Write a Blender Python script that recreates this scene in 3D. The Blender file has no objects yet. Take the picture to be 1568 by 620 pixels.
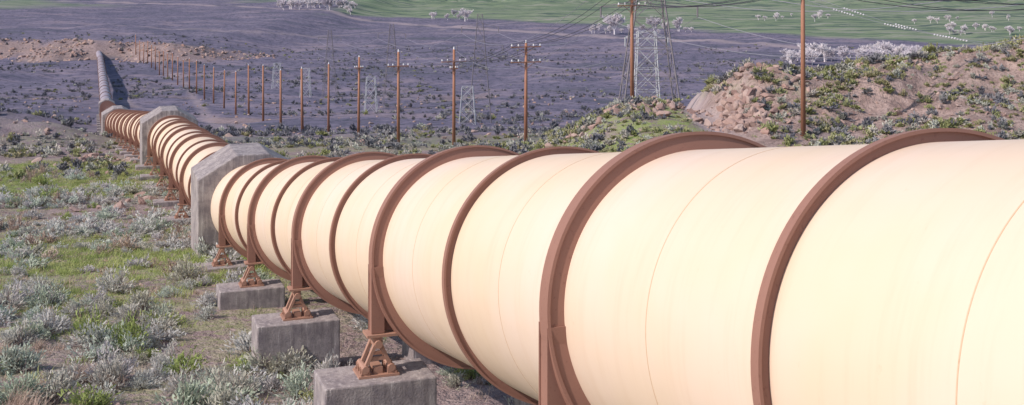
import bpy, math, random
import numpy as np
from mathutils import Vector, Matrix
random.seed(7); rng=np.random.default_rng(7)
F=1850.0; CX=784.0; HY=-50.0
# ------------------------------------------------------------------ noise
_perm=rng.random((256,256))
def vnoise(x,y):
    xi=np.floor(x).astype(int); yi=np.floor(y).astype(int)
    xf=x-xi; yf=y-yi; xf=xf*xf*(3-2*xf); yf=yf*yf*(3-2*yf)
    a=_perm[xi&255,yi&255]; b=_perm[(xi+1)&255,yi&255]; c=_perm[xi&255,(yi+1)&255]; d=_perm[(xi+1)&255,(yi+1)&255]
    return (a*(1-xf)+b*xf)*(1-yf)+(c*(1-xf)+d*xf)*yf
def fbm(x,y,s,o=4):
    r=0;a=.5
    for i in range(o):
        r=r+a*(vnoise(x/s+17.3*i,y/s+9.1*i)-.5)*2; a*=.5; s=s/2.03
    return r
def ss(a,b,x):
    t=np.clip((x-a)/(b-a),0,1); return t*t*(3-2*t)
# ------------------------------------------------------------------ pipe path
SP=6.95
dn=np.array([-652/F,1,-309/F])
P_D=np.array([-.55,18.9,-4.5])
def near(i): return P_D+(i-1)*SP*dn
KN=[near(-1.95),near(4.95),np.array([-25.,88,-12.3]),np.array([-50.9,156,-20.]),np.array([-104.,310,-35.8]),np.array([-212.,622,-46.5]),np.array([-262.,760,-48.])]
def pdist(x,y):
    best=np.full(np.shape(x),1e9)
    for a,b in zip(KN[:-1],KN[1:]):
        dx,dy=b[0]-a[0],b[1]-a[1]; t=np.clip(((x-a[0])*dx+(y-a[1])*dy)/(dx*dx+dy*dy),0,1)
        best=np.minimum(best,np.hypot(x-a[0]-t*dx,y-a[1]-t*dy))
    return best
GY=[-400,-40,0,15,22,25,32,40,46,53,70,88,127,156,188,230,310,450,620,1000,2200,3500,5000,8000]
GZ=[8,-1,-4.6,-7.3,-8.0,-8.4,-9.0,-9.9,-10.8,-11.6,-12.9,-14.3,-18.7,-22,-26,-31,-38.4,-45.5,-49.5,-51,-50,-44,20,420]
def hgt(x,y):
    x=np.asarray(x,float); y=np.asarray(y,float)
    z=np.interp(y,GY,GZ)
    bl=ss(2,14,pdist(x,y))
    amp=np.interp(y,[0,60,130,300,600,1500,5000],[.12,.3,.9,2.2,2.6,2.0,60])
    z=z+fbm(x,y,22,4)*amp*bl*1.0+fbm(x+300,y,110,3)*amp*1.1*ss(10,60,pdist(x,y))*ss(60,300,y)
    z=z+fbm(x,y,3.0,3)*.12*ss(0,30,y)*(.3+.7*bl)
    nb=fbm(x,y,9,3)*3
    rg=1+.25*fbm(x,y,4,3)
    z=z+rg*(2.8*np.exp(-((x+54+nb)/10)**2-((y-128-nb)/6)**2)+3.0*np.exp(-((x+88+nb)/16)**2-((y-205+nb)/9)**2))
    z=z+3.5*np.exp(-((x+112)/12)**2-((y-520+nb*3)/30)**2)
    yb=ss(70,106,y)*(1-ss(114,150,y))
    A=3.9*ss(1.5,11,x)*yb
    e=fbm(x,y,5,3)*1.6
    B=(2.4*ss(16.3,20.3,x+e)*ss(94,101,y+e)+.05*np.maximum(x-19,0)+ .09*np.maximum(x-28,0))*ss(74,106,y)*(1-ss(116,160,y))
    hb=yb*ss(15,20,x)
    z=z+A+B+ (fbm(x,y,7,4)*.9)*yb*ss(4,16,x)+fbm(x,y,2.2,4)*.6*hb-np.abs(fbm(x+30,y,11,3))*1.6*hb+.35*hb
    dip=-.9*np.exp(-((x-16.2)/1.8)**2)*yb
    z=z+dip
    yy=y+fbm(x,y,60,4)*45+fbm(x,y,14,3)*10
    st=ss(655,668,yy)*.55+.45*ss(672,684,yy); st=st*(1-ss(-190,-130,x))
    z=z+8.5*st
    return z
def hz(x,y): return float(hgt(np.array([x]),np.array([y]))[0])
# ------------------------------------------------------------------ helpers
scn=bpy.context.scene
def link(o,parent=None):
    scn.collection.objects.link(o)
    if parent is not None: o.parent=parent
    return o
def empty(name,loc=(0,0,0)):
    e=bpy.data.objects.new(name,None); e.location=loc; e.empty_display_size=.3; return link(e)
class MB:
    def __init__(s): s.v=[];s.f=[]
    def add(s,vs,fs):
        o=len(s.v); s.v+= [tuple(v) for v in vs]; s.f+=[tuple(i+o for i in f) for f in fs]
    def box(s,c,d,R=None):
        vs=[]
        for sx in(-1,1):
            for sy in(-1,1):
                for sz in(-1,1):
                    p=Vector((sx*d[0]/2,sy*d[1]/2,sz*d[2]/2))
                    if R is not None: p=R@p
                    vs.append((p.x+c[0],p.y+c[1],p.z+c[2]))
        s.add(vs,[(0,1,3,2),(4,6,7,5),(0,4,5,1),(2,3,7,6),(0,2,6,4),(1,5,7,3)])
    def bar(s,p,q,w,t=None,r2=None):
        p=Vector(p);q=Vector(q);t=t or w;d=(q-p);L=d.length
        if L<1e-6:return
        R=d.to_track_quat('Z','Y').to_matrix(); s.box((p+q)/2,(w,t,L),R)
    def cyl(s,p,q,r,r2=None,n=12,cap=True):
        p=Vector(p);q=Vector(q);r2=r if r2 is None else r2
        R=(q-p).to_track_quat('Z','Y').to_matrix();vs=[]
        for c,rr in((p,r),(q,r2)):
            for k in range(n):
                a=2*math.pi*k/n; vs.append(c+R@Vector((rr*math.cos(a),rr*math.sin(a),0)))
        fs=[(k,(k+1)%n,n+(k+1)%n,n+k) for k in range(n)]
        if cap: fs+=[tuple(range(n-1,-1,-1)),tuple(range(n,2*n))]
        s.add(vs,fs)
    def mesh(s,name,mat,smooth=False):
        m=bpy.data.meshes.new(name); m.from_pydata(s.v,[],s.f); m.update()
        if mat: m.materials.append(mat)
        if smooth:
            m.polygons.foreach_set('use_smooth',[True]*len(m.polygons))
        return m
def obj(name,mesh,parent=None,mw=None,bevel=0):
    o=bpy.data.objects.new(name,mesh); link(o,parent)
    if mw is not None: o.matrix_local=mw
    if bevel:
        b=o.modifiers.new('bevel','BEVEL'); b.width=bevel; b.segments=2; b.limit_method='ANGLE'
    return o
# ------------------------------------------------------------------ materials
def mat(name,rough=.8):
    m=bpy.data.materials.new(name); m.use_nodes=True; nt=m.node_tree
    b=nt.nodes['Principled BSDF']; b.inputs['Roughness'].default_value=rough
    b.inputs['Specular IOR Level'].default_value=.3
    return m,nt,b
def N(nt,t,**k):
    n=nt.nodes.new(t)
    for a,v in k.items(): setattr(n,a,v)
    return n
def coords(nt,scale=(1,1,1),which='Object'):
    c=N(nt,'ShaderNodeTexCoord'); mp=N(nt,'ShaderNodeMapping'); mp.inputs['Scale'].default_value=scale
    nt.links.new(c.outputs[which],mp.inputs[0]); return mp.outputs[0]
def noise(nt,vec,scale,detail=4,rough=.6,dim='3D'):
    n=N(nt,'ShaderNodeTexNoise'); n.noise_dimensions=dim; n.inputs['Scale'].default_value=scale; n.inputs['Detail'].default_value=detail; n.inputs['Roughness'].default_value=rough
    nt.links.new(vec,n.inputs['Vector']); return n.outputs['Fac']
def ramp(nt,fac,stops):
    r=N(nt,'ShaderNodeValToRGB'); el=r.color_ramp.elements
    while len(el)<len(stops): el.new(.5)
    for e,(p,c) in zip(el,stops): e.position=p; e.color=(c[0],c[1],c[2],1) if len(c)==3 else c
    nt.links.new(fac,r.inputs[0]); return r.outputs[0]
def g(v): return (v,v,v)
def mix(nt,fac,a,b,mode='MIX'):
    m=N(nt,'ShaderNodeMix',data_type='RGBA',blend_type=mode)
    for s,i in((fac,0),(a,6),(b,7)):
        if isinstance(s,(int,float)): m.inputs[i].default_value=s
        elif isinstance(s,tuple): m.inputs[i].default_value=(s[0],s[1],s[2],1)
        else: nt.links.new(s,m.inputs[i])
    return m.outputs[2]
def mul(nt,a,b,op='MULTIPLY'):
    m=N(nt,'ShaderNodeMath',operation=op)
    for s,i in((a,0),(b,1)):
        if isinstance(s,(int,float)): m.inputs[i].default_value=s
        else: nt.links.new(s,m.inputs[i])
    return m.outputs[0]
def bump(nt,b,h,st,dist=.02):
    n=N(nt,'ShaderNodeBump'); n.inputs['Strength'].default_value=st; n.inputs['Distance'].default_value=dist
    nt.links.new(h,n.inputs['Height']); nt.links.new(n.outputs[0],b.inputs['Normal'])

def pipe_mat(name,c1,c2,c3):
    m,nt,b=mat(name,.6)
    v=coords(nt); vs=coords(nt,(.5,5,.5))
    n1=noise(nt,v,.45,3); n2=noise(nt,vs,1.0,4,.7); n3=noise(nt,v,7,4,.7)
    c=mix(nt,ramp(nt,n1,[(.35,g(0)),(.65,g(1))]),c1,c2)
    c=mix(nt,mul(nt,ramp(nt,n2,[(.50,g(0)),(.75,g(1))]),.28),c,c3)
    c=mix(nt,mul(nt,ramp(nt,n3,[(.66,g(0)),(.74,g(1))]),.30),c,c3)
    nt.links.new(c,b.inputs['Base Color'])
    bump(nt,b,noise(nt,v,1.1,2),.35,.04)
    return m
M_pipe=pipe_mat('cream_pipe_paint',(.70,.555,.415),(.725,.585,.485),(.60,.43,.30))
M_pipef=pipe_mat('grey_pipe_paint',(.34,.30,.35),(.28,.25,.30),(.20,.15,.15))  # greyer, less saturated tone for the far pipe segments
def steel(name,a,bb,rust):
    m,nt,b=mat(name,.6); v=coords(nt); n=noise(nt,v,2.2,3); n2=noise(nt,v,25,3)
    c=mix(nt,n,a,bb); c=mix(nt,mul(nt,ramp(nt,n2,[(.6,g(0)),(.72,g(1))]),.5),c,rust)
    nt.links.new(c,b.inputs['Base Color']); return m
M_ring=steel('brown_ring_paint',(.32,.17,.13),(.255,.135,.105),(.18,.085,.065))
M_seam=steel('weld_seam',(.62,.46,.33),(.56,.40,.26),(.44,.29,.18))
M_supp=steel('support_steel',(.42,.25,.185),(.34,.19,.14),(.22,.09,.055))
M_pole=steel('creosote_pole_wood',(.37,.185,.12),(.29,.135,.088),(.15,.08,.06))
M_towerp=steel('galvanised_steel',(.46,.47,.50),(.40,.42,.46),(.35,.35,.35))
M_towerd=steel('dull_steel',(.22,.20,.22),(.17,.155,.18),(.2,.13,.12))
M_ins=steel('porcelain',(.75,.75,.78),(.7,.7,.75),(.5,.5,.5))
M_wire=steel('wire_metal',(.06,.06,.08),(.06,.06,.08),(.06,.06,.08))
M_wirel=steel('aluminium_wire',(.28,.28,.34),(.28,.28,.34),(.26,.26,.3))
def concrete():
    m,nt,b=mat('weathered_concrete',.92); v=coords(nt); vs=coords(nt,(5,5,.45))
    n=noise(nt,v,2.2,6,.7); s=noise(nt,vs,1.6,5,.75); f=noise(nt,v,30,3)
    c=mix(nt,ramp(nt,n,[(.36,g(0)),(.62,g(1))]),(.21,.185,.20),(.38,.34,.335))
    c=mix(nt,mul(nt,ramp(nt,s,[(.5,g(0)),(.64,g(1))]),.55),c,(.14,.12,.13))
    c=mix(nt,mul(nt,ramp(nt,s,[(.32,g(1)),(.44,g(0))]),.8),c,(.62,.58,.57))
    c=mix(nt,mul(nt,ramp(nt,f,[(.58,g(0)),(.66,g(1))]),.4),c,(.12,.10,.10))
    nt.links.new(c,b.inputs['Base Color']); bump(nt,b,f,.6,.015); return m
M_conc=concrete()
def rockm():
    m,nt,b=mat('sandstone',.95); v=coords(nt); oi=N(nt,'ShaderNodeObjectInfo')
    base=ramp(nt,oi.outputs['Random'],[(0,(.38,.24,.20)),(.5,(.48,.37,.33)),(1,(.29,.185,.165))])
    n=noise(nt,v,3,3); c=mix(nt,mul(nt,n,.7),base,(.22,.16,.15)); nt.links.new(c,b.inputs['Base Color'])
    return m
M_rock=rockm()
def leaf(name,stops,rough=.9,tr=.3):
    m,nt,b=mat(name,rough); oi=N(nt,'ShaderNodeObjectInfo')
    c=ramp(nt,oi.outputs['Random'],stops)
    d=N(nt,'ShaderNodeBsdfDiffuse'); nt.links.new(c,d.inputs[0]); out=nt.nodes['Material Output'].inputs[0]
    nt.nodes.remove(b)
    if tr:
        t=N(nt,'ShaderNodeBsdfTranslucent'); ms=N(nt,'ShaderNodeMixShader'); ms.inputs[0].default_value=tr
        nt.links.new(c,t.inputs[0]); nt.links.new(d.outputs[0],ms.inputs[1]); nt.links.new(t.outputs[0],ms.inputs[2])
        nt.links.new(ms.outputs[0],out)
    else: nt.links.new(d.outputs[0],out)
    return m
M_sage=leaf('sage_leaf',[(0,(.56,.63,.56)),(.25,(.44,.51,.40)),(.5,(.61,.61,.61)),(.75,(.48,.48,.40)),(1,(.56,.54,.56))])
M_green=leaf('green_leaf',[(0,(.27,.34,.12)),(.5,(.35,.42,.16)),(1,(.44,.46,.21))])
M_dry=leaf('dry_stalk',[(0,(.54,.43,.35)),(.5,(.44,.34,.29)),(1,(.60,.51,.44))])
M_far=leaf('scrub_leaf',[(0,(.20,.20,.21)),(.5,(.15,.155,.19)),(1,(.29,.29,.30))],tr=0)
M_farg=leaf('yellow_green_leaf',[(0,(.27,.29,.13)),(.5,(.31,.33,.17)),(1,(.37,.34,.21))],tr=0)
M_fars=leaf('pale_scrub_leaf',[(0,(.46,.48,.42)),(.5,(.37,.37,.33)),(1,(.50,.46,.43))],tr=0)
M_bare=leaf('bare_twig',[(0,(.74,.70,.72)),(1,(.58,.54,.60))],tr=0)
M_twig=leaf('sage_stem',[(0,(.28,.23,.22)),(1,(.22,.18,.175))],tr=0)

def groundm():
    m,nt,b=mat('sagebrush_desert_soil',.97); b.inputs['Specular IOR Level'].default_value=.05
    v=coords(nt)
    at=N(nt,'ShaderNodeAttribute',attribute_name='zone'); sp=N(nt,'ShaderNodeSeparateColor'); nt.links.new(at.outputs['Color'],sp.inputs[0])
    at2=N(nt,'ShaderNodeAttribute',attribute_name='zone2'); sp2=N(nt,'ShaderNodeSeparateColor'); nt.links.new(at2.outputs['Color'],sp2.inputs[0])
    n1=noise(nt,v,.6,4,.7,'2D'); n2=noise(nt,v,3.5,4,.7,'2D'); nf=noise(nt,v,22,2,.6,'2D')
    soil=mix(nt,ramp(nt,n1,[(.35,g(0)),(.65,g(1))]),(.235,.175,.18),(.355,.28,.275))
    soil=mix(nt,mul(nt,ramp(nt,n2,[(.48,g(0)),(.62,g(1))]),.6),soil,(.15,.12,.125))
    soil=mix(nt,mul(nt,ramp(nt,nf,[(.58,g(0)),(.64,g(1))]),.6),soil,(.46,.41,.40))
    gn=mul(nt,mul(nt,n1,.5),mul(nt,n2,.5),'ADD')
    gf=mul(nt,sp.outputs[0],ramp(nt,gn,[(.42,g(.0)),(.53,g(1))]))
    green=mix(nt,n2,(.17,.22,.075),(.32,.38,.14))
    c=mix(nt,gf,soil,green)
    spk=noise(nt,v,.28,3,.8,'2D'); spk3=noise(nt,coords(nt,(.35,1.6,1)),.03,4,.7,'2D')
    fs=mix(nt,ramp(nt,spk3,[(.35,g(0)),(.6,g(1))]),(.13,.125,.185),(.20,.18,.245))  # far sage plain; purple-grey tint puts aerial haze into the base colour
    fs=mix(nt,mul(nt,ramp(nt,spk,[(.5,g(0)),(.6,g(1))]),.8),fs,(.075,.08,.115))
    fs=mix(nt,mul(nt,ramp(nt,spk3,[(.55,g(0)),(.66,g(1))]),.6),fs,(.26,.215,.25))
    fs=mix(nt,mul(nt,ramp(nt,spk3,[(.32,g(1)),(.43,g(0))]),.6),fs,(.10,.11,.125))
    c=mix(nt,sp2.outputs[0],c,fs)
    st=noise(nt,coords(nt,(.25,2.5,1)),.02,4,.75,'2D')
    fg=mix(nt,ramp(nt,st,[(.4,g(0)),(.55,g(1))]),(.12,.175,.12),(.20,.25,.16))
    fg=mix(nt,mul(nt,ramp(nt,st,[(.54,g(0)),(.62,g(1))]),.7),fg,(.27,.265,.25))
    fg=mix(nt,mul(nt,ramp(nt,st,[(.38,g(1)),(.43,g(0))]),.75),fg,(.08,.105,.105))
    c=mix(nt,sp2.outputs[1],c,fg)
    c=mix(nt,mul(nt,sp.outputs[1],.85),c,(.40,.33,.34))
    rk=mix(nt,ramp(nt,n1,[(.38,g(0)),(.6,g(1))]),(.23,.16,.145),(.38,.285,.26))
    rk=mix(nt,mul(nt,ramp(nt,n2,[(.52,g(0)),(.60,g(1))]),.7),rk,(.13,.10,.09))
    rk=mix(nt,mul(nt,ramp(nt,nf,[(.55,g(0)),(.62,g(1))]),.5),rk,(.48,.40,.37))
    c=mix(nt,mul(nt,sp.outputs[2],.95),c,rk)
    nt.links.new(c,b.inputs['Base Color'])
    bump(nt,b,noise(nt,v,4,3,.7,'2D'),.8,.16)
    return m
M_ground=groundm()
# ------------------------------------------------------------------ terrain
rows=np.concatenate([np.linspace(-60,14,30),14*np.exp(np.linspace(0.01,math.log(8000/14),620))])
rows=np.unique(np.concatenate([rows,np.linspace(60,125,190)]))
ncol=520
sx=np.linspace(-1,1,ncol); sx=np.sign(sx)*(.75*np.abs(sx)+.25*np.abs(sx)**3)
W=40+np.abs(rows)*.8
X=sx[None,:]*W[:,None]; Y=np.repeat(rows[:,None],ncol,1)
Z=hgt(X,Y)
nr=len(rows)
verts=np.stack([X,Y,Z],-1).reshape(-1,3)
me=bpy.data.meshes.new('ground')
ii=np.arange(nr*ncol).reshape(nr,ncol)
fa=np.stack([ii[:-1,:-1],ii[:-1,1:],ii[1:,1:],ii[1:,:-1]],-1).reshape(-1,4)
me.vertices.add(len(verts)); me.vertices.foreach_set('co',verts.ravel())
me.loops.add(fa.size); me.loops.foreach_set('vertex_index',fa.ravel().astype(np.int32))
me.polygons.add(len(fa)); me.polygons.foreach_set('loop_start',np.arange(0,fa.size,4,dtype=np.int32)); me.polygons.foreach_set('loop_total',np.full(len(fa),4,np.int32))
me.polygons.foreach_set('use_smooth',np.ones(len(fa),bool))
me.update(calc_edges=True); me.validate()
x,y,z=verts.T
U=CX+F*x/np.maximum(y,5); V=HY-F*z/np.maximum(y,5)
nz=fbm(x,y,90,4); nn=fbm(x,y,9,3)
def meadow(x,y):  # grassy strips left of the pipe
    n=fbm(x+50,y,9,3)
    a=ss(36,41,y+n*5)*(1-ss(50,55,y+n*5))*ss(-.35,.05,n+.05)
    b=ss(60,66,y+n*8)*(1-ss(84,94,y+n*8))*(1-ss(-24,-17,x))*ss(-.6,-.1,n)
    c_=.8*ss(.08,.25,fbm(x+90,y,6,3))*(1-ss(34,38,y))
    d_=.8*(1-ss(-9.5,-8,x+y*.08))*(1-ss(30,36,y))*ss(-.3,.1,fbm(x,y,2.5,3))
    return np.maximum(np.maximum(np.maximum(a,b),c_),d_)*(1-ss(-8,-4,x+0*y))
green=np.zeros(len(x))
green=np.maximum(green,.45*ss(.0,.35,fbm(x,y,8,3)+.1)*(1-ss(150,260,y)))
green=np.maximum(green,meadow(x,y)*.95)
green=np.maximum(green,ss(2,5,x)*(1-ss(14,16,x+nn))*ss(60,75,y)*(1-ss(106,112,y))*ss(-.5,-.1,fbm(x,y,4,3)+.1))
green=np.maximum(green,.85*ss(110,130,y)*(1-ss(200,260,y))*ss(-60,-30,x)*ss(-.25,.1,fbm(x,y,30,3)))
road=np.zeros(len(x))
rx=np.interp(y,[60,80,95,112,150,250],[19.5,17.6,16.6,16.4,20,60])
road=np.maximum(road,(1-ss(1.3,2.2,np.abs(x-rx)+nn*.6)))*(1-ss(160,200,y))
def track(pts,w,k=.8):
    global road
    p=np.array(pts); best=np.full(len(x),1e9)
    for a,b in zip(p[:-1],p[1:]):
        dx,dy=b-a; t=np.clip(((x-a[0])*dx+(y-a[1])*dy)/(dx*dx+dy*dy),0,1)
        best=np.minimum(best,np.hypot(x-a[0]-t*dx,y-a[1]-t*dy))
    best=best+nz*w*.8
    road=np.maximum(road,(1-ss(w*.5,w,best))*k)
track([(-560,1500),(-300,1330),(-120,1120),(60,900),(180,740),(300,640),(420,560)],13,.7)
track([(-300,860),(-180,820),(-60,980),(80,1300)],5,.4)
track([(-190,500),(-90,420),(-20,380),(60,400),(200,430)],3,.45)
track([(-62,150),(-40,190),(-60,260),(-150,430)],2.5,.5)
track([(-190,640),(-130,480),(-75,300),(-45,190)],2.5,.5)
track([(-75,110),(-52,112),(-36,118),(-30,140)],1.5,.5)
rock=np.zeros(len(x))
yy_=y+fbm(x,y,60,4)*45+fbm(x,y,14,3)*10
rock=np.maximum(rock,.8*ss(650,656,yy_)*(1-ss(684,694,yy_))*(1-ss(-180,-120,x)))
rock=np.maximum(rock,1.*ss(16,18,x)*ss(70,84,y)*(1-ss(120,150,y))*ss(-.5,-.05,fbm(x,y,6,4)))
rock=np.maximum(rock,.8*ss(4,9,x)*(1-ss(15,17,x))*ss(104,110,y)*(1-ss(120,140,y)))
rock=np.maximum(rock,.5*ss(.25,.4,fbm(x+9,y+40,26,4))*ss(100,140,y)*(1-ss(350,500,y)))
far=ss(120,240,y+nz*60+np.where(x<-25,25,0))  # distance mask that blends in the haze-tinted plain colour
bnd=20+(U-520)*.05+nz*9
fg=(1-ss(bnd-3,bnd+2,V))*ss(500,560,U+nz*60)*ss(500,600,y)
fg=np.maximum(fg,.8*(1-ss(8+nz*6,14+nz*6,V))*ss(500,600,y)*ss(-.2,.2,fbm(x,y,200,3)))
a1=me.color_attributes.new('zone','FLOAT_COLOR','POINT'); a1.data.foreach_set('color',np.stack([green,road,rock,np.ones_like(x)],-1).ravel().astype(np.float32))
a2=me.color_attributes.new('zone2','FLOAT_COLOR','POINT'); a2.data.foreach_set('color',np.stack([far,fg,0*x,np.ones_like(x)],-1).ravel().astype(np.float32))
me.materials.append(M_ground)
link(bpy.data.objects.new('ground',me))
# ------------------------------------------------------------------ pipeline
pipeline=empty('steel_pipeline')
def frame(d):
    d=Vector(d).normalized(); u=d.cross(Vector((0,0,1))).normalized(); n=u.cross(d).normalized()
    h=Vector((d.x,d.y,0)).normalized()
    return d,u,n,h
def M4(o,a,b,c):
    m=Matrix.Identity(4)
    for i,v in enumerate((a,b,c)):
        for k in range(3): m[k][i]=v[k]
    for k in range(3): m[k][3]=o[k]
    return m
def revolve(profile,n,name,mt,closed=True,smooth=True):
    vs=[];fs=[];m=len(profile)
    for k in range(n):
        a=2*math.pi*k/n
        for (ax,r) in profile: vs.append((r*math.cos(a),ax,r*math.sin(a)))
    for k in range(n):
        for j in range(m if closed else m-1):
            j2=(j+1)%m; k2=(k+1)%n
            fs.append((k*m+j,k2*m+j,k2*m+j2,k*m+j2))
    me=bpy.data.meshes.new(name); me.from_pydata(vs,[],fs); me.materials.append(mt)
    me.polygons.foreach_set('use_smooth',[smooth]*len(fs)); me.update()
    if smooth and closed:
        me.set_sharp_from_angle(angle=math.radians(35))
    return me
R0=1.52
RS=[(-.085,1.50),(-.085,1.668),(-.11,1.668),(-.11,1.70),(.11,1.70),(.11,1.668),(.085,1.668),(.085,1.50)]
RT=[(-.02,1.50),(-.02,1.592),(-.05,1.592),(-.05,1.618),(.05,1.618),(.05,1.592),(.02,1.592),(.02,1.50)]
me_rs=revolve(RS[::-1],128,'support_ring',M_ring); me_rt=revolve(RT[::-1],128,'stiffener_ring',M_ring)
me_seam=revolve([(-.007,1.51),(-.005,1.523),(.005,1.523),(.007,1.51)][::-1],128,'weld_seam',M_seam)
def tube(name,a,b,mt,segs=1):
    a=Vector(a);b=Vector(b);d,u,n,h=frame(b-a);L=(b-a).length
    me=revolve([(L*k/segs,R0) for k in range(segs+1)][::-1],160,name,mt,closed=False)
    return obj(name,me,pipeline,M4(a,u,d,n))
def leg_mesh():
    m=MB()
    for s in(-1,1):
        m.box((s*1.605,0,-.53),(.17,.19,1.02))
        m.box((s*1.605,-.105,-.53),(.20,.022,1.00)); m.box((s*1.605,.105,-.53),(.20,.022,1.00))
        pts=[(1.51,-.1),(1.51,-1.02)]
        for k in range(7):
            a=math.radians(42-6.3*k); pts.append((1.56*math.cos(a),-1.56*math.sin(a)))
        pts=[(s*px,pz) for px,pz in pts]; nP=len(pts)
        m.add([(px,-.03,pz) for px,pz in pts]+[(px,.03,pz) for px,pz in pts],[tuple(range(nP)),tuple(range(2*nP-1,nP-1,-1))]+[(i,i+nP,(i+1)%nP+nP,(i+1)%nP) for i in range(nP)])
        m.bar((s*1.50,0,-.35),(s*1.19,0,-1.06),.03,.22)
    return m.mesh('girder_leg',M_ring)
def support_mesh():
    m=MB()
    for s in(-1,1):
        m.box((s*1.53,0,-1.06),(.50,.34,.04))
        m.box((s*1.61,0,-1.15),(.12,.20,.15))
        m.cyl((s*1.61,-.2,-1.18),(s*1.61,.2,-1.18),.06)
        for yy in(-.13,.13):
            m.box((s*1.61,yy,-1.15),(.14,.04,.16))
            for sg in(-1,1): m.bar((s*1.61+sg*.03,yy,-1.16),(s*1.61+sg*.20,yy,-1.54),.075,.05)
            m.box((s*1.61,yy,-1.40),(.24,.04,.05))
        for sg in(-1,1):
            m.cyl((s*1.61+sg*.2,-.21,-1.54),(s*1.61+sg*.2,.21,-1.54),.055)
            for yy in(-.18,-.08,.08,.18):
                m.box((s*1.61+sg*.2,yy,-1.575),(.13,.03,.11))
        m.box((s*1.61,0,-1.575),(.14,.30,.10))
        m.box((s*1.61,0,-1.643),(.62,.46,.034))
        for sg in(-1,1):
            for yy in(-.19,.19): m.cyl((s*1.61+sg*.27,yy,-1.64),(s*1.61+sg*.27,yy,-1.595),.02,n=6)
    return m.mesh('ring_support',M_supp)
me_sup=support_mesh(); me_leg=leg_mesh()
def pier(c,u,h,side,w=1.70,dpt=.95):
    p=Vector(c)+u*(side*1.63); g0=min(hz(p.x+dx,p.y+dy) for dx in(-.8,.8) for dy in(-.6,.6))
    top=c[2]-1.662; bot=min(g0-.3,top-.35)
    m=MB(); hgt_=top-bot
    m.box((0,0,-hgt_/2),(w,dpt,hgt_))
    o=obj('concrete_pier',m.mesh('concrete_pier',M_conc),None,M4((p.x,p.y,top),u,h,Vector((0,0,1))),bevel=.025)
def ring_set(a,d,i,kind,sup=True):
    d,u,n,h=frame(d)
    o=obj('support_ring' if kind else 'stiffener_ring',me_rs if kind else me_rt,pipeline,M4(a,u,d,n))
    if kind and sup:
        obj('ring_support',me_sup,pipeline,M4(a,u,h,Vector((0,0,1)))); obj('girder_leg',me_leg,pipeline,M4(a,u,h,Vector((0,0,1))))
        for s in(-1,1): pier(a,u,h,s)
a0,b0=near(-1.95),near(4.95)
tube('pipe_shell',a0,b0,M_pipe)
i=-1.5
while i<4.4:
    ring_set(near(i),dn,i,abs(i-round(i))<.01)
    d,u,n,h=frame(dn); obj('weld_seam',me_seam,pipeline,M4(near(i+.25),u,d,n))
    i+=.5
def segment(a,b,mt,start,end,spacing=3.7,off=0,sup=True):
    a=np.array(a);b=np.array(b); tube('pipe_shell',a,b,mt); L=np.linalg.norm(b-a); d=(b-a)/L
    s=start;k=off
    while s<L-end:
        ring_set(a+d*s,d,0,k%2==0,sup); s+=spacing;k+=1
segment(KN[1],KN[2],M_pipe,3.0,3.5)
segment(KN[2],KN[3],M_pipe,3.5,3)
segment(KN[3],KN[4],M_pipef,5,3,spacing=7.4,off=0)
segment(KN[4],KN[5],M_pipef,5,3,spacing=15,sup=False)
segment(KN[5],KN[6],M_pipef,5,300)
def anchor(c,d,w,top,bot,dpt,ch=(1.4,.83)):
    d,u,n,h=frame(d); m=MB(); hw=w/2
    pr=[(-hw,-bot),(hw,-bot),(hw,top-ch[1]),(hw-ch[0],top),(-hw+ch[0],top),(-hw,top-ch[1])]
    nP=len(pr)
    m.add([(px,-dpt/2,pz) for px,pz in pr]+[(px,dpt/2,pz) for px,pz in pr],[tuple(range(nP)),tuple(range(2*nP-1,nP-1,-1))]+[(i,i+nP,(i+1)%nP+nP,(i+1)%nP) for i in range(nP)])
    obj('concrete_anchor_block',m.mesh('concrete_anchor_block',M_conc),None,M4(c,u,h,Vector((0,0,1))),bevel=.04)
ca=near(4.84); anchor(ca,dn,3.95,2.12,2.8,3.0)
anchor(KN[2],KN[2]-KN[1],3.9,2.05,3.5,3.2)
anchor(KN[3],KN[3]-KN[2],3.9,2.0,5,3.5)
anchor(KN[4],KN[4]-KN[3],3.9,2.0,6,4)
# ------------------------------------------------------------------ utility poles
def pole(xi,Yd,H,arms,r=.2):
    x=(xi-CX)/F*Yd; z0=hz(x,Yd)-.3; m=MB()
    e=empty('utility_pole',(x,Yd,z0)); e.rotation_euler=(random.gauss(0,.008),random.gauss(0,.008),0)
    m.cyl((0,0,0),(0,0,H+.3),r,r*.68,n=12); o=obj('shaft',m.mesh('shaft',M_pole,True),e)
    m=MB(); ins=MB(); tips=[]
    for (dz,L) in arms:
        zz=H+.3-dz; dr=Vector((.93,.35,0))
        c=Vector((0,-.2,zz)); m.bar(c-dr*L/2,c+dr*L/2,.13,.1)
        for sg in(-1,1): m.bar(c+dr*sg*L*.3,(0,-.2,zz-.75),.05,.03)
        for t in(-.47,-.25,.25,.47):
            p=c+dr*L*t; ins.cyl(p+Vector((0,0,.06)),p+Vector((0,0,.13)),.03,n=8); ins.cyl(p+Vector((0,0,.13)),p+Vector((0,0,.3)),.09,.06,n=8)
            tips.append(Vector((x,Yd,z0))+p+Vector((0,0,.3)))
    ins.cyl((0,0,H+.3),(0,0,H+.6),.10,.06,n=8)
    if arms: obj('crossarms',m.mesh('crossarms',M_pole),e)
    obj('insulators',ins.mesh('insulators',M_ins),e)
    tips.append(Vector((x,Yd,z0+H+.6)))
    return tips
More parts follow.
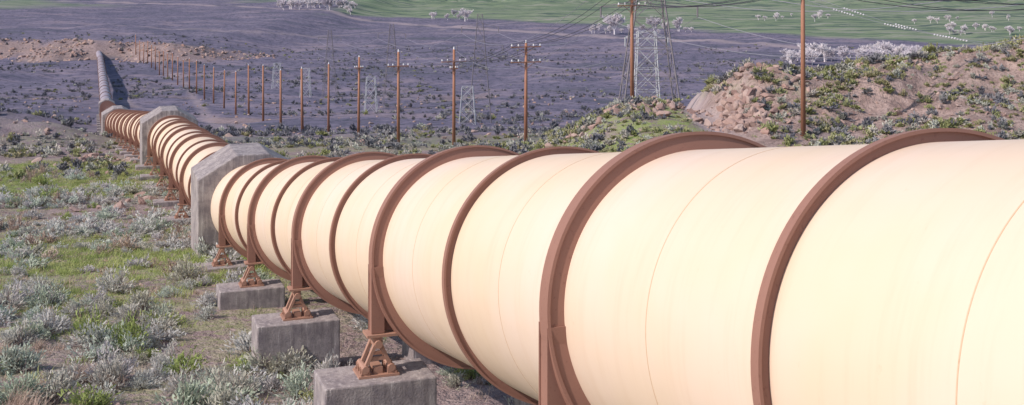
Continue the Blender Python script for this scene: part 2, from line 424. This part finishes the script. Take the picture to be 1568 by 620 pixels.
PT=[(1900,95,13,[(1,3),(2.6,3)]),(1230,90,13.5,[(.9,3.0),(2.6,3.0)]),(968,115,11.2,[(.5,4.4),(1.6,3)]),(805,127,11,[(.4,3.4),(2.0,3.4)]),(695,138,11,[(1.4,3.0),(2.2,.9)]),
(610,144,10.8,[(1.7,2.6)]),(549,167,11,[(1.5,1.2)]),(503,188,11,[]),(463,210,11,[]),(430,231,11.5,[]),(403,261,12,[]),(381,290,12,[]),(361,318,11.5,[]),(343,343,11,[]),(327,366,11,[]),(313,388,11,[]),(301,410,11,[]),(290,430,11,[]),(281,450,11,[]),(272,470,11,[]),(264,488,11,[]),(257,506,11,[]),(250,524,11,[]),(244,542,11,[]),(238,560,11,[]),(232,578,11,[]),(226,596,11,[]),(220,614,11,[]),(214,632,11,[]),(208,650,11,[])]
tips=[pole(a,b,c,d,.2 if b<200 else .26) for a,b,c,d in PT]
def wires(name,segs,mt,r,beads=None):
    m=MB(); bm_=MB()
    for p,q,sag in segs:
        p=Vector(p);q=Vector(q);n=18;pr=None
        cu=lambda t: p.lerp(q,t)-Vector((0,0,sag*4*t*(1-t)))
        for k in range(n+1):
            c=cu(k/n)
            if pr is not None: m.cyl(pr,c,r,n=4,cap=False)
            pr=c
        if beads:
            for t0 in beads:
                for j in range(8):
                    t=t0+j*.0075; c=cu(t); bm_.cyl(c-Vector((.06,0,0)),c+Vector((.06,0,0)),.085,n=8)
    o=obj(name,m.mesh(name,mt))
    if beads: obj('insulator_string',bm_.mesh('insulator_string',M_ins),o)
sg=[]
for k in range(4):
    A,B=tips[k],tips[k+1]
    for j in range(min(len(A)-1,len(B)-1,4 if k>1 else 8)): sg.append((A[j],B[j],.9 if k else 2.6))
for k in range(4,14):
    sg.append((tips[k][-1],tips[k+1][-1],.5))
P1=tips[1]
for j in (0,3,4,7): sg.append((P1[j],Vector((62,118,-2.2+.5*(j%3))),2.2))
wires('overhead_wire',sg,M_wire,.026)
def at3(u,v,Yd): return Vector(((u-CX)/F*Yd,Yd,(HY-v)/F*Yd))
wires('dead_end_wire',[(at3(1160,-30,140),at3(1760,72,120),2.6),(at3(1175,-34,140),at3(1780,90,120),2.4)],M_wirel,.02,beads=[.22,.36,.49])
# ------------------------------------------------------------------ lattice towers
def tower(xi,Yd,H,wb,wt,mt,arms,lv,t=.11,zoff=0):
    x=(xi-CX)/F*Yd; z0=hz(x,Yd)-.2; m=MB(); out=[]
    def P(k,s1,s2,l):
        w=(wb*(1-l)+wt*l)/2; return Vector((s1*w,s2*w,H*l))
    L=[1-(1-k/lv)**1.15 for k in range(lv+1)]
    cs=[(-1,-1),(1,-1),(1,1),(-1,1)]
    for k in range(lv):
        for c in range(4):
            a=cs[c];b=cs[(c+1)%4]
            m.bar(P(0,*a,L[k]),P(0,*a,L[k+1]),t*1.3)
            m.bar(P(0,*a,L[k]),P(0,*b,L[k+1]),t*.7); m.bar(P(0,*b,L[k]),P(0,*a,L[k+1]),t*.7)
            m.bar(P(0,*a,L[k+1]),P(0,*b,L[k+1]),t*.7)
    for (zz,w) in arms:
        for s in(-1,1):
            for yy in(-wt/2,wt/2):
                m.bar((0,yy,zz),(s*w,0,zz+.2),t*.8); m.bar((0,yy,zz+1.1),(s*w,0,zz+.2),t*.8)
            m.cyl((s*w,0,zz+.2),(s*w,0,zz-1.1),.1,n=8); out.append(Vector((x+s*w,Yd,z0+zz-1.1)))
    obj('lattice_tower',m.mesh('lattice_tower',mt),None,Matrix.Translation((x,Yd,z0)))
    return out
t1=tower(994,150,25,8.2,1.5,M_towerd,[(16.8,6),(21.5,5)],7,.10)
tower(990,170,15,4.0,2.4,M_towerp,[(14,3)],5,.085)
t2=[]
for xi,Yd in((716,250),(568,330),(468,400),(424,460)):
    tower(xi,Yd,8.0 if Yd<300 else 10,3.4,2.2,M_towerp,[],3,.085)
for xi,Yd in((735,262),(600,350),(505,430)):
    t2.append(tower(xi,Yd,24,5.0,1.0,M_towerd,[(17,5),(21,4)],7,.07))
sg=[]
tq=tower(2300,80,25,8,1.5,M_towerd,[(16.8,6),(21.5,5)],7,.12)
for a,b in zip(t1,tq): sg.append((a,b,7))
for a,b in zip(t1,t2[0]): sg.append((a,b,5))
for j in range(2):
    for a,b in zip(t2[j],t2[j+1]): sg.append((a,b,3))
wires('transmission_wire',sg,M_wirel,.03)
# ------------------------------------------------------------------ plants, rocks
def rawmesh(name,V_,Fq,mats,mi=None):
    me=bpy.data.meshes.new(name); me.from_pydata([tuple(p) for p in V_],[],Fq)
    for q in mats: me.materials.append(q)
    if mi is not None: me.polygons.foreach_set('material_index',mi)
    me.update(); return me
def bush(name,mt,stems,leaves,ll,lw,spread=65,H=.55,seed=0,flat=.8):
    r=random.Random(seed); V_=[];Fq=[];mi=[]
    lob=[(r.uniform(0,6.28),r.uniform(.6,1.15)) for _ in range(5)]
    tufts=[(r.uniform(0,6.28),math.radians(spread)*math.sqrt(r.random())) for _ in range(max(6,stems//6))]
    for s in range(stems):
        az,an=r.choice(tufts); az+=r.gauss(0,.28); an+=r.gauss(0,.14)
        lf=1+.25*sum(math.cos(az-a)*w for a,w in lob)/3
        L=H*r.uniform(.7,1.1)*lf
        d=Vector((math.sin(an)*math.cos(az),math.sin(an)*math.sin(az),math.cos(an)*flat)).normalized()
        b0=Vector((r.uniform(-.08,.08),r.uniform(-.08,.08),0)); tip=b0+d*L
        sd=d.cross(Vector((r.random(),r.random(),r.random()))).normalized()*.008
        o=len(V_); V_+=[b0-sd,b0+sd,tip+sd*.4,tip-sd*.4]; Fq.append((o,o+1,o+2,o+3)); mi.append(1)
        for l in range(leaves):
            t=r.uniform(.4,1.0); p=b0+d*L*t+Vector((r.gauss(0,1),r.gauss(0,1),r.gauss(0,1)))*.03
            ld=(d+Vector((r.gauss(0,.5),r.gauss(0,.5),r.gauss(0.25,.5)))).normalized()*ll*r.uniform(.6,1.3)
            sd=ld.cross(Vector((r.gauss(0,1),r.gauss(0,1),r.gauss(0,1)))).normalized()*lw*r.uniform(.6,1.2)
            o=len(V_); V_+=[p-sd*.5,p+sd*.5,p+ld+sd*.3,p+ld-sd*.3]; Fq.append((o,o+1,o+2,o+3)); mi.append(0)
    return rawmesh(name,V_,Fq,[mt,M_twig],mi)
def tuft(name,mt,n,H,w,seed,spr=.5,br=.1):
    r=random.Random(seed); V_=[];Fq=[]
    for s in range(n):
        az=r.uniform(0,6.28); b=Vector((r.gauss(0,br),r.gauss(0,br),0)); L=H*r.uniform(.5,1.1); ln=r.uniform(.1,spr)
        d=Vector((math.cos(az)*ln,math.sin(az)*ln,1)).normalized(); sd=Vector((-math.sin(az+r.random()),math.cos(az),0))*w
        mid=b+d*L*.6; tp=b+d*L+Vector((math.cos(az),math.sin(az),-.3))*L*.18
        o=len(V_); V_+=[b-sd,b+sd,mid+sd*.7,mid-sd*.7,tp]; Fq+=[(o,o+1,o+2,o+3),(o+3,o+2,o+4)]
    return rawmesh(name,V_,Fq,[mt])
def rock(name,seed):
    import bmesh
    r=random.Random(seed); bm=bmesh.new(); bmesh.ops.create_icosphere(bm,subdivisions=3,radius=.5)
    pl=[(Vector((r.gauss(0,1),r.gauss(0,1),r.gauss(0,1))).normalized(),r.uniform(.22,.42)) for _ in range(13)]
    sc=Vector((r.uniform(.9,1.4),r.uniform(.7,1.1),r.uniform(.5,.8)))
    for v in bm.verts:
        for n,dd in pl:
            k=v.co.dot(n)
            if k>dd: v.co-=n*(k-dd)
        v.co+=Vector((r.gauss(0,1),r.gauss(0,1),r.gauss(0,1)))*.010
        v.co=Vector((v.co.x*sc.x,v.co.y*sc.y,v.co.z*sc.z+.12))
    me=bpy.data.meshes.new(name); bm.to_mesh(me); bm.free(); me.materials.append(M_rock); return me
def coll(name,meshes):
    c=bpy.data.collections.new(name)
    for k,m in enumerate(meshes):
        o=bpy.data.objects.new(f'{name}_{k:02d}',m); c.objects.link(o)
    return c
def scatter(name,pts,scl,idx,c,tilt=.12):
    n=len(pts); me=bpy.data.meshes.new(name); me.vertices.add(n); me.vertices.foreach_set('co',np.asarray(pts,np.float32).ravel())
    rot=np.stack([rng.normal(0,tilt,n),rng.normal(0,tilt,n),rng.uniform(0,6.28,n)],-1)
    a=me.attributes.new('rot','FLOAT_VECTOR','POINT'); a.data.foreach_set('vector',rot.ravel().astype(np.float32))
    sc=np.stack([scl*rng.uniform(.85,1.2,n),scl*rng.uniform(.85,1.2,n),scl*rng.uniform(.75,1.15,n)],-1)
    a=me.attributes.new('scl','FLOAT_VECTOR','POINT'); a.data.foreach_set('vector',sc.ravel().astype(np.float32))
    a=me.attributes.new('idx','INT','POINT'); a.data.foreach_set('value',np.asarray(idx,np.int32))
    o=bpy.data.objects.new(name,me); link(o)
    ng=bpy.data.node_groups.new(name,'GeometryNodeTree')
    ng.interface.new_socket('Geometry',in_out='INPUT',socket_type='NodeSocketGeometry'); ng.interface.new_socket('Geometry',in_out='OUTPUT',socket_type='NodeSocketGeometry')
    gi=ng.nodes.new('NodeGroupInput'); go=ng.nodes.new('NodeGroupOutput'); ip=ng.nodes.new('GeometryNodeInstanceOnPoints')
    ci=ng.nodes.new('GeometryNodeCollectionInfo'); ci.inputs['Collection'].default_value=c; ci.inputs['Separate Children'].default_value=True; ci.inputs['Reset Children'].default_value=True
    def na(nm,t):
        q=ng.nodes.new('GeometryNodeInputNamedAttribute'); q.data_type=t; q.inputs['Name'].default_value=nm; return q.outputs[0]
    L=ng.links.new
    L(gi.outputs[0],ip.inputs['Points']); L(ci.outputs[0],ip.inputs['Instance']); ip.inputs['Pick Instance'].default_value=True
    L(na('idx','INT'),ip.inputs['Instance Index']); L(na('rot','FLOAT_VECTOR'),ip.inputs['Rotation']); L(na('scl','FLOAT_VECTOR'),ip.inputs['Scale'])
    L(ip.outputs[0],go.inputs[0])
    md=o.modifiers.new('scatter','NODES'); md.node_group=ng
    return o
sage=[bush('sage',M_sage,75,10,.07,.027,72,.50,s) for s in range(5)]
grn=[bush('grn',M_green,55,10,.08,.026,65,.45,s+20) for s in range(2)]
dry=[tuft('dry',M_dry,130,.45,.007,s+40,1.0) for s in range(2)]
C_bush=coll('shrub_kinds',sage+grn+dry)
C_mid=coll('mid_shrub_kinds',[bush('sagem',M_sage,44,8,.09,.045,74,.5,s+110) for s in range(3)]+[bush('grnm',M_green,40,8,.09,.04,70,.45,s+120) for s in range(2)]+[bush('drym',M_dry,40,8,.10,.03,74,.45,131)])
C_grass=coll('grass_kinds',[tuft('gr',M_green,45,.22,.009,s+60,.9,.16) for s in range(3)]+[tuft('gd',M_dry,40,.2,.008,s+70,1.1,.14) for s in range(2)])
far_b=[bush('sagef',M_fars,28,7,.14,.075,75,.5,s+80) for s in range(2)]+[bush('scrubf',M_far,24,6,.17,.09,75,.5,s+90) for s in range(3)]+[bush('grnf',M_farg,28,7,.14,.075,75,.5,s+95) for s in range(2)]
C_far=coll('far_shrub_kinds',far_b)
C_rock=coll('rock_kinds',[rock('rock',s) for s in range(6)])
def sample(n,y0,y1,l=-.50,r=.50,mx=3,clear=1.0,pw=1.0):
    yy=(y0**(pw+1)+(y1**(pw+1)-y0**(pw+1))*rng.random(n))**(1/(pw+1))
    xx=rng.uniform(l,r,n)*yy+rng.uniform(-mx,mx,n)
    k=pdist(xx,yy)>clear
    return xx[k],yy[k]
def put(x,y,dz=0): return np.stack([x,y,hgt(x,y)+dz],-1)
# near left sagebrush
x,y=sample(4200,17,80,-.50,.08,4,clear=.9)
p=(ss(-.40,.22,fbm(x,y,4.5,3)+.10)*.85+.08)*(1-.55*meadow(x,y)); k=rng.random(len(x))<p*np.interp(y,[17,40,80],[1,.85,.6]); x,y=x[k],y[k]
s_=.42+1.0*rng.random(len(x))**1.4
kind=rng.random(len(x)); gz=fbm(x+70,y,9,2)
idx=np.where(kind<.78,rng.integers(0,5,len(x)),np.where(kind<.84+.13*(gz>.1),rng.integers(5,7,len(x)),rng.integers(7,9,len(x))))
nr_=y<38
scatter('sagebrush',put(x,y,-.03)[nr_],s_[nr_],idx[nr_],C_bush)
fi=np.where(idx<5,idx%3,np.where(idx<7,idx-2,5))
scatter('sagebrush',put(x,y,-.03)[~nr_],s_[~nr_],fi[~nr_],C_mid)
x,y=sample(500,8,70,.0,.6,6,clear=1.5); scatter('sagebrush',put(x,y,-.03),rng.uniform(.6,1.3,len(x)),rng.integers(0,6,len(x)),C_mid)
# grass
x,y=sample(20000,16,90,-.50,.25,3,clear=.3)
p=np.maximum(meadow(x,y)*.85,.10+.14*ss(0,.3,fbm(x,y,4,3))); k=rng.random(len(x))<p; x,y=x[k],y[k]
idx=np.where(rng.random(len(x))<.45+.4*meadow(x,y),rng.integers(0,3,len(x)),rng.integers(3,5,len(x)))
scatter('grass',put(x,y,-.01),rng.uniform(.5,1.2,len(x)),idx,C_grass)
# middle distance scrub
x,y=sample(4800,75,170,-.48,.10,3,clear=2)
k=rng.random(len(x))<ss(-.35,.4,fbm(x,y,7,3)); x,y=x[k],y[k]
q=rng.random(len(x)); idx=np.where(q<.45,rng.integers(0,2,len(x)),np.where(q<.72,rng.integers(2,5,len(x)),rng.integers(5,7,len(x))))
scatter('scrub',put(x,y,-.03),.35+1.1*rng.random(len(x))**1.7,idx,C_far)
# right hill
x,y=sample(8500,70,122,-.02,.48,2,clear=2)
rxx=np.interp(y,[60,80,95,112,150],[19.5,17.6,16.6,16.4,20])
crest=.35*ss(101,108,y)+.3*(1-ss(86,94,y))
k=(rng.random(len(x))<ss(-.35,.45,fbm(x,y,5,3)+crest)*.85+.10)&(np.abs(x-rxx)>2.0); x,y=x[k],y[k]
q=rng.random(len(x)); idx=np.where(q<.30,rng.integers(0,2,len(x)),np.where(q<.48,rng.integers(2,5,len(x)),rng.integers(5,7,len(x))))
scatter('hillside_scrub',put(x,y,-.03),(.35+.95*rng.random(len(x))**1.6)*np.where(y>103,1.2,1),idx,C_far)
# far scrub
x,y=sample(11500,165,760,-.46,.46,2,clear=4,pw=.2)
k=rng.random(len(x))<ss(-.35,.35,fbm(x,y,40,4)); x,y=x[k],y[k]
q=rng.random(len(x)); idx=np.where(q<.10,rng.integers(0,2,len(x)),np.where(q<.93,rng.integers(2,5,len(x)),rng.integers(5,7,len(x))))
scatter('distant_scrub',put(x,y,-.05),.7+1.6*rng.random(len(x))**1.5,idx,C_far)
# rocks
P=[];S=[]
def rk(cx,cy,sx_,sy_,n,a,b,e=1.6):
    xx=rng.normal(cx,sx_,n); yy=rng.normal(cy,sy_,n); k=pdist(xx,yy)>2.2; xx,yy=xx[k],yy[k]
    P.append(put(xx,yy,0)); S.append(a+(b-a)*rng.random(len(xx))**e)
rk(11,105,2.4,2.2,210,.35,1.2); rk(6.5,104,2,1.5,50,.3,.9)
rk(18.4,97,1.0,3.0,150,.4,1.4); rk(21,100,2.5,3.0,100,.3,1.0)
rk(34,100,11,8,330,.18,.75,2.4); rk(30,88,9,7,250,.12,.5,2)
rk(-19.5,66,1.4,3,50,.3,1.1); rk(-30,92,3,4,70,.3,1.1)
rk(-54,126,7,5,90,.2,.8,2)
rk(-14,40,9,14,160,.06,.25)
xx,yy=sample(1600,620,700,-.46,-.2,3,3); 
k=np.abs(yy+fbm(xx,yy,60,4)*45+fbm(xx,yy,14,3)*10-668)<20; xx,yy=xx[k],yy[k]
P.append(put(xx,yy,-.3)); S.append(.8+2.2*rng.random(len(xx))**1.8)
xx,yy=sample(500,110,400,-.4,.1,3,4); P.append(put(xx,yy)); S.append(rng.uniform(.25,1.1,len(xx)))
P=np.concatenate(P);S=np.concatenate(S); scatter('rocks',P,S,rng.integers(0,6,len(P)),C_rock,.4)
# bare cottonwoods
def tree(name,seed,H=10):
    r=random.Random(seed); m=MB()
    def br(p,d,L,rad,dep):
        q=p+d*L; m.cyl(p,q,rad,rad*.65,n=4,cap=False)
        if dep==0:
            for _ in range(10):
                t=p.lerp(q,r.random()); dd=(d+Vector((r.gauss(0,.5),r.gauss(0,.5),r.gauss(.25,.45)))).normalized()*r.uniform(.7,1.4)
                sdv=dd.cross(Vector((r.gauss(0,1),r.gauss(0,1),r.gauss(0,1)))).normalized()*.10
                m.add([t-sdv,t+sdv,t+dd+sdv*.4,t+dd-sdv*.4],[(0,1,2,3)])
            return
        for _ in range(r.choice((3,4)) if dep>1 else 3):
            dd=(d+Vector((r.gauss(0,.5),r.gauss(0,.5),r.gauss(.32,.25)))).normalized()
            br(p.lerp(q,r.uniform(.25,1)),dd,L*r.uniform(.75,.98),rad*.6,dep-1)
    br(Vector((0,0,0)),Vector((0,0,1)),H*.22,H*.03,4)
    return m.mesh(name,M_bare)
tr=[tree('cottonwood',s) for s in range(3)]
C_tree=coll('cottonwood_kinds',tr)
def at(u,Yd): return ((u-CX)/F*Yd,Yd)
for u,Yd,s,k in((941,905,2.1,0),(1002,905,1.9,1),(1040,930,1.4,2),(1247,640,1.3,2),(712,1150,1.6,0)):
    xx,yy=at(u,Yd); o=bpy.data.objects.new('bare_cottonwood_tree',tr[k]); link(o); o.location=(xx,yy,hz(xx,yy)-.2); o.scale=(s*1.1,s*1.1,s); o.rotation_euler[2]=u
xs=[];Ss=[]
for u0,u1,Y0,Y1,n,a,b in((1200,1440,600,690,75,.6,1.15),(425,545,1200,1330,40,1.0,1.7),(900,1060,900,960,16,.5,.9),(1450,1568,900,1000,16,.6,1.0),(650,760,1150,1250,8,.6,1.0),(1150,1560,1100,1250,18,.5,1.0)):
    for _ in range(n):
        u_=rng.uniform(u0,u1); Yd=rng.uniform(Y0,Y1); xx,yy=at(u_,Yd); xs.append((xx,yy,hz(xx,yy)-.2)); Ss.append(rng.uniform(a,b))
scatter('distant_tree_grove',np.array(xs),np.array(Ss),rng.integers(0,3,len(xs)),C_tree,.05)
# ------------------------------------------------------------------ camera, light
cam=bpy.data.cameras.new('camera'); co=bpy.data.objects.new('camera',cam); link(co)
co.rotation_euler=(math.pi/2,0,0); cam.sensor_width=36; cam.lens=F/1568*36; cam.shift_y=-360/1568; cam.clip_end=20000; cam.clip_start=.1
scn.camera=co
sd=Vector((-.68,-.40,.62)).normalized()
su=bpy.data.lights.new('sun','SUN'); su.energy=4.2; su.angle=math.radians(.6); su.color=(1,.87,.78)
so=bpy.data.objects.new('sun',su); link(so); so.rotation_euler=sd.to_track_quat('Z','Y').to_euler()
w=bpy.data.worlds.new('World'); scn.world=w; w.use_nodes=True; nt=w.node_tree
sk=nt.nodes.new('ShaderNodeTexSky'); sk.sky_type='NISHITA'; sk.sun_disc=False
sk.sun_elevation=math.asin(sd.z); sk.sun_rotation=math.atan2(sd.x,sd.y)
bg=nt.nodes['Background']; nt.links.new(sk.outputs[0],bg.inputs[0]); bg.inputs[1].default_value=.15
scn.view_settings.view_transform='Standard'; scn.view_settings.look='None'; scn.view_settings.exposure=0
